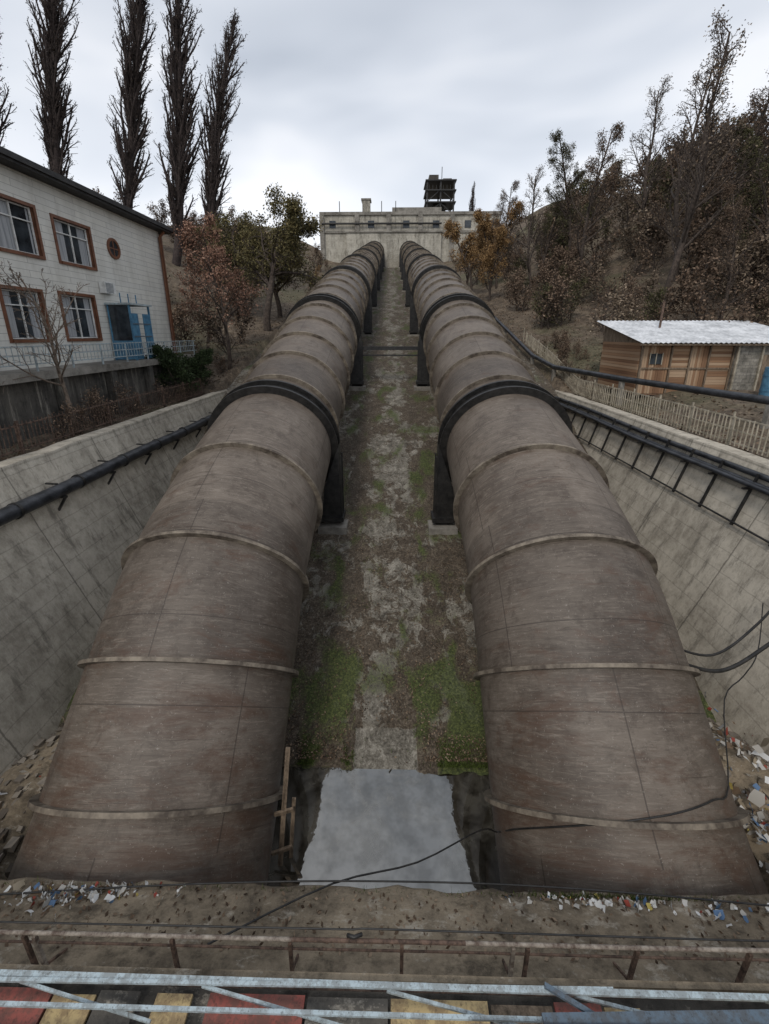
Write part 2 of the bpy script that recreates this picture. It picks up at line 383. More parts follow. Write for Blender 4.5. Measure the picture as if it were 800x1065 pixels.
# ------------------------------------------------------------------ penstocks
P=[(2.6,-12.7),(4.6,-11.45),(6.4,-10.25),(8.05,-8.75),(10.3,-6.95),(13.7,-5.5),(18.5,-4.05),(34.0,.85),(55,6.1),(90,14.0),(123.7,21.4),(134,23.7)]
def catmull(P,step=.35):
    out=[];pp=[P[0]]+P+[P[-1]]
    for i in range(1,len(pp)-2):
        p0,p1,p2,p3=[np.array(q,float) for q in pp[i-1:i+3]]
        d=np.linalg.norm(p2-p1); d0=max(np.linalg.norm(p1-p0),1e-6); d3=max(np.linalg.norm(p3-p2),1e-6)
        m1=((p1-p0)/d0+(p2-p1)/d)/2*d; m2=((p2-p1)/d+(p3-p2)/d3)/2*d
        n=max(2,int(d/step))
        for k in range(n):
            t=k/n; out.append((2*t**3-3*t**2+1)*p1+(t**3-2*t**2+t)*m1+(-2*t**3+3*t**2)*p2+(t**3-t**2)*m2)
    out.append(np.array(P[-1],float)); return np.array(out)
C=catmull(P); seg=np.linalg.norm(np.diff(C,axis=0),axis=1); S=np.concatenate([[0],np.cumsum(seg)])
def at_y(y):
    return float(np.interp(y,C[:,0],C[:,1]))
def tan_y(y):
    a=at_y(y-.25);b_=at_y(y+.25); return Vector((0,.5,b_-a)).normalized()
RP=2.43; XP=4.85
def surf(xc,y,th,r=RP):
    t=tan_y(y); X=Vector((1,0,0)); n=X.cross(t); c=Vector((xc,y,at_y(y)))
    return c+(X*math.cos(th)+n*math.sin(th))*r
SUP=[17.0,31.0,46,62,78,94,110,124]
RINGS=[6.75,8.55,10.4,13.2]
for a,b_ in zip(SUP[:-1],SUP[1:]):
    RINGS+= [a+1.25]+[a+1.25+(b_-a-1.25)*k/4.6 for k in (1,2,3,4)]
def penstock(xc):
    e=empty('penstock_pipe')
    sides=96; V=[];UVv=[]
    for i,(y,z) in enumerate(C):
        a=C[max(i-1,0)];b_=C[min(i+1,len(C)-1)]
        t=Vector((0,b_[0]-a[0],b_[1]-a[1])).normalized(); X=Vector((1,0,0)); n=X.cross(t)
        for k in range(sides+1):
            th=-math.pi/2+2*math.pi*k/sides
            rr=RP+.012*mn.noise(Vector((xc+math.cos(th)*1.5,S[i]*.4,math.sin(th)*1.5)))
            p=Vector((xc,y,z))+(X*math.cos(th)+n*math.sin(th))*rr
            V.append(p[:]); UVv.append((S[i]-4.2,k/sides*15.71+xc*3))
    n1=sides+1
    Q=[(i*n1+k,i*n1+k+1,(i+1)*n1+k+1,(i+1)*n1+k) for i in range(len(C)-1) for k in range(sides)]
    me=quadmesh('shell',V,Q,[0]*len(Q),['pipe'],True)
    uvl=me.uv_layers.new(name='UVMap'); li=np.zeros(len(me.loops),dtype=np.int32); me.loops.foreach_get('vertex_index',li)
    uvl.data.foreach_set('uv',np.array(UVv,dtype=np.float32)[li].ravel())
    link(bpy.data.objects.new('shell',me),e)
    mb=MB()
    for y in RINGS:
        c=(xc,y,at_y(y))
        mb.revolve(c,tan_y(y),[(-.04,RP-.03),(-.04,RP+.16),(.04,RP+.16),(.04,RP-.03)],'flange')
    mb.obj('stiffener_flanges',e)
    mb=MB()
    for y in SUP:
        c=Vector((xc,y,at_y(y))); t=tan_y(y)
        for o in (-.30,.30):
            mb.revolve(c+t*o,t,[(-.05,RP-.02),(-.05,RP+.30),(.05,RP+.30),(.05,RP-.02)],'black')
        mb.revolve(c,t,[(-.25,RP-.02),(-.25,RP+.12),(.25,RP+.12),(.25,RP-.02)],'black')
        gz=g(y)+.15
        for sgn in (-1,1):
            ztop=c.z-.2
            vs=[]
            for (xx,zz) in ((xc+sgn*(RP-.35),ztop-1.7),(xc+sgn*(RP+.32),ztop+.2),(xc+sgn*(RP+.34),gz+.45),(xc+sgn*(RP-.50),gz+.45)):
                for dy in (-.32,.32): vs.append((xx,y+dy,zz))
            mb.add(vs,[(0,2,4,6),(1,7,5,3),(0,1,3,2),(2,3,5,4),(4,5,7,6),(6,7,1,0)],'black')
            mb.box((xc+sgn*RP-.5,y-.45,gz+.25),(xc+sgn*RP+.45,y+.45,gz+.45),'black')
            mb.tube([(xc+sgn*RP-.4,y,gz+.16),(xc+sgn*RP+.35,y,gz+.16)],.1,'black',10)
            for dy in (-.25,.25):
                mb.box((xc+sgn*(RP+.38)-.03,y+dy-.04,gz+.45),(xc+sgn*(RP+.38)+.03,y+dy+.04,c.z-.5),'black')
            mb.box((xc+sgn*RP-.65,y-.65,gz-.5),(xc+sgn*RP+.6,y+.65,gz+.07),'pad')
    mb.obj('support_rings',e)
    return e
penstock(-XP); penstock(XP)

mb=MB()
y=SUP[1]; z=at_y(y)-1.0
mb.beam((-2.2,y,z),(2.2,y,z),.16,.26,'black'); mb.beam((-2.2,y,z-.5),(2.2,y,z-.5),.1,.1,'black')
mb.obj('tie_beam')

# ------------------------------------------------------------------ retaining walls
def ret_wall(sg):
    mb=MB(); yy=[-6+1.0*i for i in range(45)]
    prof=[(9.28,-12.2),(9.30,-11.2),(10.2,-8.9),(11.1,-6.6),(12.0,-4.14),(12.0,-4.08),(12.02,-4.02),(12.55,-4.0),(12.55,-4.6)]
    V=[]
    for y in yy:
        for (x,z) in prof:
            d=.05*mn.noise(Vector((y*.4,z*.6,sg*5))) if z<-4.2 else .05*mn.noise(Vector((y*1.1,0,sg)))
            V.append((sg*(x+d),y,z+(d*.8 if z>-4.3 else 0)))
    n=len(prof)
    F=[]
    for j in range(len(yy)-1):
        for i in range(n-1):
            f=(j*n+i,j*n+i+1,(j+1)*n+i+1,(j+1)*n+i)
            F.append(f if sg>0 else f[::-1])
    mb.add(V,F,'wall',False)
    return mb.obj('retaining_wall')
ret_wall(-1); ret_wall(1)

mb=MB()
mb.tube([(-11.22,y,-5.15+.02*math.sin(y*.8)) for y in np.arange(-4,37,1.0)],.23,'blackpipe',20)
for y in np.arange(0,36,2.6):
    mb.box((-11.75,y-.05,-5.42),(-11.0,y+.05,-5.34),'black')
    mb.beam((-11.05,y,-5.4),(-11.45,y,-5.98),.07,.07,'black')
    mb.revolve((-11.22,y+.9,-5.15),(0,1,0),[(-.04,.2),(-.04,.265),(.04,.265),(.04,.2)],'black',20)
    mb.beam((-11.22,y,-4.92),(-11.62,y,-4.9),.06,.05,'black')
mb.obj('service_pipe')

mb=MB()
def wx_at(z): return 12.0+(z+4.14)*(.9/2.4)
for z,dx,r in ((-4.35,.16,.10),(-4.62,.20,.09),(-4.62,.42,.08)):
    mb.tube([(wx_at(z)-dx,y,z+.03*math.sin(y*.5+z)) for y in np.arange(-4,37,1.0)],r,'blackpipe',10)
mb.tube([(wx_at(-5.9)-.12,y,-5.9) for y in np.arange(-4,34,1.0)],.035,'black',8)
for y in np.arange(-2,34,1.45):
    mb.beam((wx_at(-4.2)-.3,y,-4.25),(wx_at(-6.0)-.10,y,-6.0),.07,.07,'black')
    mb.box((wx_at(-4.75)-.5,y-.04,-4.76),(wx_at(-4.75)+.05,y+.04,-4.70),'black')
mb.obj('cable_rack')

mb=MB()
for y in np.arange(0,42,2.2):
    b0=max(-4.1,g(y)+.5); mb.box((12.85,y-.03,b0-.2),(12.91,y+.03,b0+1.3),'fencew')
rr=random.Random(4)
for y in np.arange(0,41,.2):
    b0=max(-4.1,g(y)+.5)
    if rr.random()<.06: continue
    t=rr.uniform(-.04,.04)
    mb.beam((12.81,y,b0+.08),(12.81,y+t,b0+1.12+rr.uniform(-.06,.06)),.045,.02,'fencew')
for y in np.arange(0,39.6,2.2):
    a=max(-4.1,g(y)+.5);c=max(-4.1,g(y+2.2)+.5)
    for h in (.2,.65,1.1): mb.beam((12.84,y,a+h),(12.84,y+2.2,c+h),.03,.05,'fencew')
mb.obj('picket_fence')

mb=MB()
pts=[(20.5,-2,-2.55),(19,4,-2.6),(17.2,10,-2.65),(15.6,17,-2.65),(13.8,25,-2.6),(12.4,32,-2.45),(12.0,36,-1.8),(11.9,45,.5),(11.9,60,4.1),(12.0,80,8.6),(12.1,100,13.1)]
mb.tube(pts,.17,'blackpipe',14)
for (x,y,z) in pts[1:-1]:
    mb.box((x-.12,y-.12,z-1.9),(x+.12,y+.12,z-.15),'pad')
mb.obj('water_main')
mb=MB()
mb.tube([(10.6,36,-2.0),(10.3,45,.0),(10.3,60,3.6),(10.3,80,8.2),(10.4,110,15)],.12,'blackpipe',10)
mb.tube([(-11.2,37,-3.4),(-10.6,45,-.2),(-10.4,60,3.4),(-10.4,80,8.0),(-10.4,110,15)],.14,'blackpipe',10)
mb.obj('hillside_conduit')

# ------------------------------------------------------------------ apron, railing, girder
mb=MB()
nx_=90; V=[]
prof=[(2.4,-7.55),(3.2,-7.6),(3.4,-7.72),(3.65,-7.86),(3.9,-8.0),(4.24,-8.19),(4.28,-8.24),(4.30,-9.5),(4.30,-12.2)]
for (y,z) in prof:
    for i in range(nx_+1):
        x=-11+22*i/nx_
        dz=.03*mn.noise(Vector((x*1.3,y*2,0)))
        dy=.07*mn.fractal(Vector((x*1.6,3,z)),1,2,3) if y>4.2 else 0
        V.append((x,y+dy,z+dz))
F=[(j*(nx_+1)+i,j*(nx_+1)+i+1,(j+1)*(nx_+1)+i+1,(j+1)*(nx_+1)+i) for j in range(len(prof)-1) for i in range(nx_)]
mb.add(V,F,'apron',True); mb.obj('concrete_apron')
mb=MB()
mb.box((-11,-4,-9),(11,2.38,-7.62),'pad'); mb.obj('powerhouse_terrace')

mb=MB()
mb.box((-9,2.97,-7.62),(9,3.04,-7.56),'rust')
for i,x in enumerate((-5.4,-4.15,-4.03,-2.42,-1.04,.27,1.56,1.72,2.95,4.22,5.6,7)):
    lean=.012*math.sin(i*5)
    mb.beam((x,3.02,-7.6),(x+lean,3.02,-6.78),.04,.04,'rust' if i%4!=2 else 'rustpale')
    if i%2==0: mb.beam((x,3.03,-7.35),(x,3.28,-7.62),.025,.025,'rust')
for k in range(9):
    x0=-9+2*k; z0=-6.75+.008*math.sin(k*3); z1=-6.75+.008*math.sin((k+1)*3)
    mb.tube([(x0,3.03,z0),(x0+2,3.03,z1)],.021,'rustpale' if k%3!=1 else 'rust',10)
    mb.tube([(x0,3.03,z0-.17),(x0+2,3.03,z1-.17)],.013,'rust',8)
mb.tube([(-9,3.10,-6.72),(-4.2,3.12,-6.76),(-.3,3.1,-6.70),(-.2,3.1,-6.68),(4,3.11,-6.75),(9,3.1,-6.72)],.010,'black',6)
mb.tube([(-.36,3.05,-6.70),(-.28,3.0,-6.62),(-.2,3.06,-6.70)],.02,'black',8)
mb.obj('guard_railing')

mb=MB()
zt=-6.42; rr=random.Random(9)
mb.box((-8,1.7,zt-.3),(8,2.62,zt-.26),'darkconc')
x=-7.6;i=0
while x<7.4:
    w_=rr.uniform(.35,1.1); k=['yellow','red','darkconc','yellow','wood','red','yellow','darkconc'][i%8]
    mb.box((x,1.8,zt-.20),(x+w_-.03,2.50+.05*rr.random(),zt-.16),k); x+=w_+rr.choice([0,0,.15]); i+=1
mb.beam((-8,2.66,zt-.14),(8,2.66,zt-.14),.05,.08,'apron')
mb.beam((-8,2.60,zt-.02),(8,2.52,zt+.03),.045,.03,'paleblue')
mb.beam((-8,2.51,zt+.0),(2.4,2.57,zt+.01),.03,.03,'paleblue')
mb.beam((-8,2.37,zt+.03),(8,2.35,zt+.03),.03,.03,'paleblue')
mb.beam((-8,2.12,zt+.05),(8,2.12,zt+.05),.05,.04,'paleblue')
for x in np.arange(-7.5,7.5,1.9):
    mb.beam((x,2.54,zt-.03),(x+1.5,2.3,zt-.03),.025,.025,'paleblue')
mb.beam((1.6,2.33,zt+.09),(8,2.50,zt+.09),.09,.03,'greyblue')
mb.beam((.9,2.25,zt+.12),(8,2.33,zt+.12),.07,.03,'greyblue')
mb.beam((1.7,2.57,zt+.06),(2.3,2.3,zt+.06),.04,.03,'greyblue')
mb.obj('gantry_girder')

# ------------------------------------------------------------------ planks, cables, litter
mb=MB()
mb.beam((-2.28,6.15,-11.3),(-2.12,6.9,-8.75),.10,.05,'wood')
mb.beam((-2.08,6.3,-11.3),(-2.0,6.65,-9.9),.08,.05,'wood')
mb.beam((-2.45,6.2,-10.9),(-2.0,6.25,-10.75),.05,.08,'wood')
mb.beam((-2.40,6.45,-10.1),(-1.98,6.5,-10.0),.05,.08,'wood')
mb.obj('wooden_ladder')
def spline3(pts,n=8):
    out=[];pp=[pts[0]]+pts+[pts[-1]]
    for i in range(1,len(pp)-2):
        p0,p1,p2,p3=pp[i-1:i+3]
        for k in range(n):
            t=k/n; out.append(.5*((2*p1)+(p2-p0)*t+(2*p0-5*p1+4*p2-p3)*t*t+(3*p1-p0-3*p2+p3)*t**3))
    return out+[pts[-1]]
mb=MB()
pts=[Vector((-2.2,3.3,-7.5)),Vector((-.75,4.27,-8.14)),Vector((.6,4.9,-8.75)),Vector((1.9,5.8,-9.4))]
pts+= [surf(XP,6.35+.8*k/7,math.pi*(1-k/9*.92)-.1,RP+.04) for k in range(8)]
pts+= [Vector((8.0,7.9,-8.3)),Vector((8.8,8.4,-8.1)),Vector((9.6,9.0,-7.9)),Vector((10.6,10.2,-7.3))]
mb.tube(spline3(pts,4),.014,'black',6)
mb.obj('draped_cable')
mb=MB()
mb.tube(spline3([Vector(p) for p in ((6.9,8.4,-7.6),(8.2,8.4,-7.95),(9.6,8.8,-7.5),(10.9,9.3,-6.9))]),.045,'black',8)
mb.tube(spline3([Vector(p) for p in ((7.0,8.8,-7.5),(8.2,8.7,-7.75),(9.6,9.2,-7.2),(11.0,10,-6.6))]),.03,'black',8)
mb.tube(spline3([Vector(p) for p in ((-6.5,3.9,-7.95),(-3,4.2,-8.1),(0,4.3,-8.12),(3,4.25,-8.1),(7,3.95,-7.95))]),.013,'black',6)
mb.obj('power_cable')

def apz(y): return float(np.interp(y,[3.2,3.4,3.65,3.9,4.24],[-7.6,-7.72,-7.86,-8.0,-8.19]))
def scraps(spots,seed=1,aspect=(.4,1)):
    r=np.random.RandomState(seed); V=[];Q=[]
    for (c,sp,n,s0,s1) in spots:
        for _ in range(n):
            d=r.randn(3)*np.array(sp); p=np.array(c)+d; s=r.uniform(s0,s1)*(1.0 if r.rand()>.15 else 1.7); a=r.uniform(*aspect)
            if abs(c[1]-4)<.2: p[1]=min(p[1],4.22); p[2]=apz(p[1])+.025
            u=r.randn(3); u/=np.linalg.norm(u); w=np.cross(u,r.randn(3)); w/=np.linalg.norm(w); nn=np.cross(u,w)
            k=len(V)
            V+= [p-u*s-w*s*a,p-w*s*a*r.uniform(.6,1.2)+nn*s*.35,p+u*s-w*s*a*.7,p-u*s*.8+w*s*a,p+w*s*a+nn*s*r.uniform(-.2,.4),p+u*s+w*s*a*.9]
            Q+= [(k,k+1,k+4,k+3),(k+1,k+2,k+5,k+4)]
    return V,Q
V,Q=scraps([((-4.9,4.0,0),(.30,.10,.02),120,.010,.055),((-4.2,4.1,0),(.28,.07,.02),100,.010,.05),((-3.5,4.12,0),(.35,.06,.02),30,.010,.035),((3.0,4.12,0),(.22,.05,.02),50,.012,.05),((3.7,4.08,0),(.25,.06,.02),40,.012,.055),((2.2,4.12,0),(.3,.05,.02),12,.012,.03),((5,3.98,0),(.35,.1,.02),30,.012,.05),
 ((8.0,6.6,-9.95),(.25,.5,.2),130,.02,.10),((8.6,7.6,-9.75),(.3,.6,.22),130,.02,.10),((7.8,5.6,-10.3),(.3,.4,.2),50,.03,.09),((-8.3,7.0,-10.2),(.4,.8,.2),24,.03,.07),((1.0,8.75,-11.18),(.8,.25,.01),6,.02,.04)])
link(bpy.data.objects.new('litter',quadmesh('litter',V,Q,[0]*len(Q),['trash'])))
def heap(cx,cy,cz,rx,ry,h,seed,nst=170):
    mb=MB(); r=random.Random(seed); n=26; V=[]
    for j in range(n+1):
        for i in range(n+1):
            u=i/n*2-1;v=j/n*2-1; d=min(1,math.hypot(u,v))
            z=h*(1-d*d)+.16*min(1,h)*mn.fractal(Vector((u*3+seed,v*3,0)),1,2,4)*(1-d*.6)
            V.append((cx+u*rx,cy+v*ry,cz+z))
    F=[(j*(n+1)+i,j*(n+1)+i+1,(j+1)*(n+1)+i+1,(j+1)*(n+1)+i) for j in range(n) for i in range(n)]
    mb.add(V,F,'apron',True)
    for k in range(nst):
        a=r.uniform(0,6.28);q=math.sqrt(r.random())*.95
        x=cx+rx*q*math.cos(a);y=cy+ry*q*math.sin(a);z=cz+h*(1-q*q)+.02; s=r.uniform(.03,.13)
        vs=[(x+s*r.uniform(.5,1)*sx,y+s*r.uniform(.5,1)*sy,z+s*r.uniform(.3,.8)*sz) for sz in (-1,1) for sx,sy in ((-1,-1),(1,-1),(1,1),(-1,1))]
        mb.add(vs,[(0,3,2,1),(4,5,6,7),(0,1,5,4),(1,2,6,5),(2,3,7,6),(3,0,4,7)],'rubble')
    for k in range(14):
        a=r.uniform(0,6.28);x=cx+rx*.6*math.cos(a);y=cy+ry*.6*math.sin(a);z=cz+h*.7
        mb.tube([(x,y,z),(x+r.uniform(-.5,.5),y+r.uniform(-.5,.5),z+r.uniform(.0,.4))],.02,'wood',5)
    return mb.obj('rubble_heap')
heap(8.6,7.4,-11.2,1.6,3.0,1.4,3); heap(-8.8,7.2,-11.3,1.5,2.6,.9,8)

def leafquads(Pn,size,r,flat=False):
    n=len(Pn); u=r.randn(n,3); 
    if flat: u[:,2]*=.35
    u/=np.linalg.norm(u,axis=1)[:,None]; w=r.randn(n,3)
    if flat: w[:,2]*=.35
    w=w-(w*u).sum(1)[:,None]*u; w/=np.linalg.norm(w,axis=1)[:,None]
    s=size if np.ndim(size) else np.full(n,size); s=s[:,None]
    V=np.stack([Pn-u*s,Pn-w*s*.55,Pn+u*s,Pn+w*s*.55],1).reshape(-1,3)
    return V,np.arange(4*n).reshape(n,4)
pts=[]
while len(pts)<18000:
    y=8.4+ (R0.rand()**1.8)*50; x=R0.uniform(-12,12) if R0.rand()<.15 else R0.uniform(-3.4,3.4)
    k=(concv(x,y)-.3)*2.0+.5*mn.noise(Vector((x*2,y*2,7)))
    if R0.rand()< (1.0-k if (y>9.3 or abs(x)>1) else .05): pts.append((x,y,g(y)+.02+(.13 if y>9.3 or abs(x)>.85 else .0)+.05*R0.rand()))
for _ in range(900):
    y=3.3+.9*R0.rand(); pts.append((R0.uniform(-7,7),y,apz(y)+.02))
pts=np.array(pts); V,Q=leafquads(pts,R0.uniform(.012,.042,len(pts)),R0,True)
link(bpy.data.objects.new('fallen_leaves',quadmesh('fallen_leaves',V,Q,[0]*len(Q),['fallen'])))
V=[];
cnt=0
while cnt<28000:
    y=8.3+(R0.rand()**2.0)*45; x=R0.uniform(-3.4,3.4)
    mv=mossv(x,y)+.4*mn.noise(Vector((x*2.5,y*2.5,1)))+.3*mn.noise(Vector((x*8,y*8,1)))
    if mv<.48 and (R0.rand()>.03 or mv<0): continue
    z=g(y)+.10; h=R0.uniform(.02,.08); a=R0.uniform(0,6.28); w=.008
    dx,dy=R0.randn(2)*.03
    V+= [(x-w*math.cos(a),y-w*math.sin(a),z),(x+w*math.cos(a),y+w*math.sin(a),z),(x+dx+.002,y+dy,z+h),(x+dx-.002,y+dy,z+h)]; cnt+=1
for _ in range(1400):
    x=R0.normal(3.3,.7) if R0.rand()<.7 else R0.uniform(-6,6); y=4.16+.05*R0.rand(); z=apz(y)-.01
    h=R0.uniform(.02,.09); a=R0.uniform(0,6.28); w=.005; dx,dy=R0.randn(2)*.025
    V+= [(x-w*math.cos(a),y-w*math.sin(a),z),(x+w*math.cos(a),y+w*math.sin(a),z),(x+dx+.002,y+dy,z+h),(x+dx-.002,y+dy,z+h)]
Q=np.arange(len(V)).reshape(-1,4)
link(bpy.data.objects.new('moss_and_grass',quadmesh('moss_and_grass',V,Q,[0]*len(Q),['grass'])))

# ------------------------------------------------------------------ office building (left)
def office():
    e=empty('office_building'); XF=-16.0; ZT=6.7
    wins=[(y0,y0+2.2,3.4,5.4) for y0 in (9.6,13.9)]+[(18.3,20.5,3.4,5.4),(21.6,24.0,3.4,5.3)]
    wins+=[(y0,y0+2.2,-.25,1.8) for y0 in (9.6,13.9)]+[(17.9,19.9,-.25,1.8),(21.1,23.4,-.25,1.85)]
    door=(24.6,25.9,-1.5,1.1)
    holes=wins+[door]
    Y=sorted(set([6.0,31.2]+[h[0] for h in holes]+[h[1] for h in holes])); Z=sorted(set([-4.6,ZT]+[h[2] for h in holes]+[h[3] for h in holes]))
    mb=MB()
    for i in range(len(Y)-1):
        for j in range(len(Z)-1):
            yc=(Y[i]+Y[i+1])/2;zc=(Z[j]+Z[j+1])/2
            if any(h[0]<yc<h[1] and h[2]<zc<h[3] for h in holes): continue
            mb.add([(XF,Y[i],Z[j]),(XF,Y[i+1],Z[j]),(XF,Y[i+1],Z[j+1]),(XF,Y[i],Z[j+1])],[(0,1,2,3)],'siding')
    mb.add([(XF,31.2,-4.6),(-29,31.2,-4.6),(-29,31.2,ZT),(XF,31.2,ZT)],[(0,1,2,3)],'siding')
    mb.add([(XF,6,-4.6),(-29,6,-4.6),(-29,6,ZT),(XF,6,ZT)],[(3,2,1,0)],'siding')
    mb.add([(-29,6,-4.6),(-29,31.2,-4.6),(-29,31.2,ZT),(-29,6,ZT)],[(3,2,1,0)],'siding')
    mb.obj('walls',e)
    mb=MB()
    for (a,b_,c,d) in holes:
        for q in ([(a,c),(b_,c)],[(b_,c),(b_,d)],[(b_,d),(a,d)],[(a,d),(a,c)]):
            (y0,z0),(y1,z1)=q
            mb.add([(XF,y0,z0),(XF,y1,z1),(XF-.25,y1,z1),(XF-.25,y0,z0)],[(0,1,2,3)],'frame')
    for wi,(a,b_,c,d) in enumerate(wins):
        mb.add([(XF-.2,a,c),(XF-.2,b_,c),(XF-.2,b_,d),(XF-.2,a,d)],[(0,1,2,3)],'glass')
        t=.14
        mb.box((XF-.02,a-t,c-t),(XF+.05,a,d+t),'frame'); mb.box((XF-.02,b_,c-t),(XF+.05,b_+t,d+t),'frame')
        mb.box((XF-.02,a+.001,d),(XF+.049,b_-.001,d+t),'frame'); mb.box((XF-.02,a+.001,c-t),(XF+.09,b_-.001,c),'frame')
        for y in (a+.04,(a+b_)/2,b_-.04): mb.box((XF-.18,y-.03,c),(XF-.12,y+.03,d),'white')
        for z in (c+.04,d-.04,c+(d-c)*.7): mb.box((XF-.178,a,z-.025),(XF-.122,b_,z+.025),'white')
        op=[.42,.25,.5,.33,.2,.45,.3,.38][wi%8]
        for (p,q) in ((a+.1,a+(b_-a)*op),(b_-(b_-a)*(.6-op),b_-.1)):
            n=12; vs=[]
            for k in range(n+1):
                y=p+(q-p)*k/n
                for z in (c+.08,d-.08): vs.append((XF-.194+.004*math.sin(k*2),y,z))
            mb.add(vs,[(2*k,2*k+2,2*k+3,2*k+1) for k in range(n)],'curtain')
    mb.obj('windows',e)
    mb=MB()
    c=Vector((XF+.012,25.9,4.7)); vs=[c]+[c+Vector((0,math.cos(a)*.44,math.sin(a)*.44)) for a in np.linspace(0,2*math.pi,33)[:-1]]
    mb.add(vs,[(0,i,i%32+1) for i in range(1,33)],'glass')
    for k in range(32):
        a0=2*math.pi*k/32;a1=2*math.pi*(k+1)/32
        V=[]
        for a in (a0,a1):
            for (x,rr) in ((XF-.01,.42),(XF+.07,.42),(XF+.07,.56),(XF-.01,.56)):
                V.append((x,25.9+rr*math.cos(a),4.7+rr*math.sin(a)))
        mb.add(V,[(0,1,5,4),(1,2,6,5),(2,3,7,6)],'frame')
    mb.box((XF+.02,25.87,4.28),(XF+.045,25.93,5.12),'frame'); mb.box((XF+.02,25.48,4.67),(XF+.044,26.32,4.73),'frame')
    mb.obj('round_window',e)
    mb=MB()
    mb.box((-29.6,5.4,ZT+.01),(XF+.65,32.0,ZT+.12),'roofdark'); mb.box((-29.7,5.3,ZT+.12),(XF+.75,32.1,ZT+.36),'roofdark')
    mb.box((-29.3,5.8,ZT+.36),(XF+.4,31.6,ZT+.5),'roofdark')
    mb.obj('roof',e)
    mb=MB()
    mb.tube([(XF+.5,31.0,ZT-.05),(XF+.14,31.0,ZT-.4),(XF+.14,31.0,-1.4)],.09,'frame',10)
    mb.box((XF+.01,31.22,-4.5),(XF+.06,31.5,ZT-.1),'frame')
    mb.obj('downpipe',e)
    mb=MB()
    mb.box((XF-.2,24.65,-1.5),(XF-.12,25.85,1.1),'greyblue')
    for y in (24.3,26.2):
        for x in (XF+.1,XF+1.3): mb.box((x,y-.05,-1.5),(x+.08,y+.05,1.55),'blue')
    mb.box((XF+.02,24.2,1.55),(XF+1.5,26.35,1.65),'paleblue')
    mb.box((XF+1.32,24.36,-1.45),(XF+1.36,25.0,1.1),'blue'); mb.box((XF+1.32,25.5,-1.45),(XF+1.36,26.14,1.1),'blue')
    for z in (-.9,-.2,.5): mb.box((XF+1.361,24.36,z),(XF+1.40,26.14,z+.06),'greyblue')
    mb.box((XF+.1,24.28,-.4),(XF+1.3,24.31,1.5),'glass')
    mb.box((XF+.12,24.2,-1.45),(XF+1.3,24.26,-.4),'blue')
    for y in (24.5,25.25,26.0): mb.tube([(XF+.8,y,1.65),(XF+.8,y,2.2)],.03,'blue',6)
    mb.obj('entrance_porch',e)
    mb=MB()
    mb.box((XF+.03,24.05,2.15),(XF+.35,24.95,2.75),'white')
    for k in range(8): mb.box((XF+.351,24.12,2.2+k*.065),(XF+.365,24.75,2.225+k*.065),'greyblue')
    mb.obj('air_conditioner',e)
    mb=MB()
    mb.box((XF+.01,6,-1.85),(-14.3,31.4,-1.5),'pad'); mb.box((XF+.01,6,-4.8),(-14.75,31.2,-1.852),'darkconc')
    for y in np.arange(7,31.5,2.0): mb.box((-14.45,y-.03,-1.5),(-14.39,y+.03,-.5),'paleblue')
    for z in (-.5,-.85,-1.2): mb.box((-14.45,6,z-.02),(-14.39,31.3,z+.02),'paleblue')
    for y in np.arange(7.25,31,.25): mb.box((-14.43,y-.01,-1.2),(-14.41,y+.01,-.5),'paleblue')
    for y in np.arange(8,31,3.4): mb.box((-14.7,y-.2,-4.8),(-14.35,y+.2,-1.851),'darkconc')
    mb.obj('balcony',e)
office()

mb=MB()
for y in np.arange(2,30,2.4): mb.box((-13.1,y-.04,-4.3),(-13.02,y+.04,-2.95),'rust')
for z in (-4.0,-3.15): mb.box((-13.08,2,z),(-13.04,29,z+.05),'rust')
for y in np.arange(2,29,.17): mb.box((-13.07,y-.012,-4.05),(-13.05,y+.012,-3.0+.03*math.sin(y*9)),'rust')
mb.obj('iron_fence')

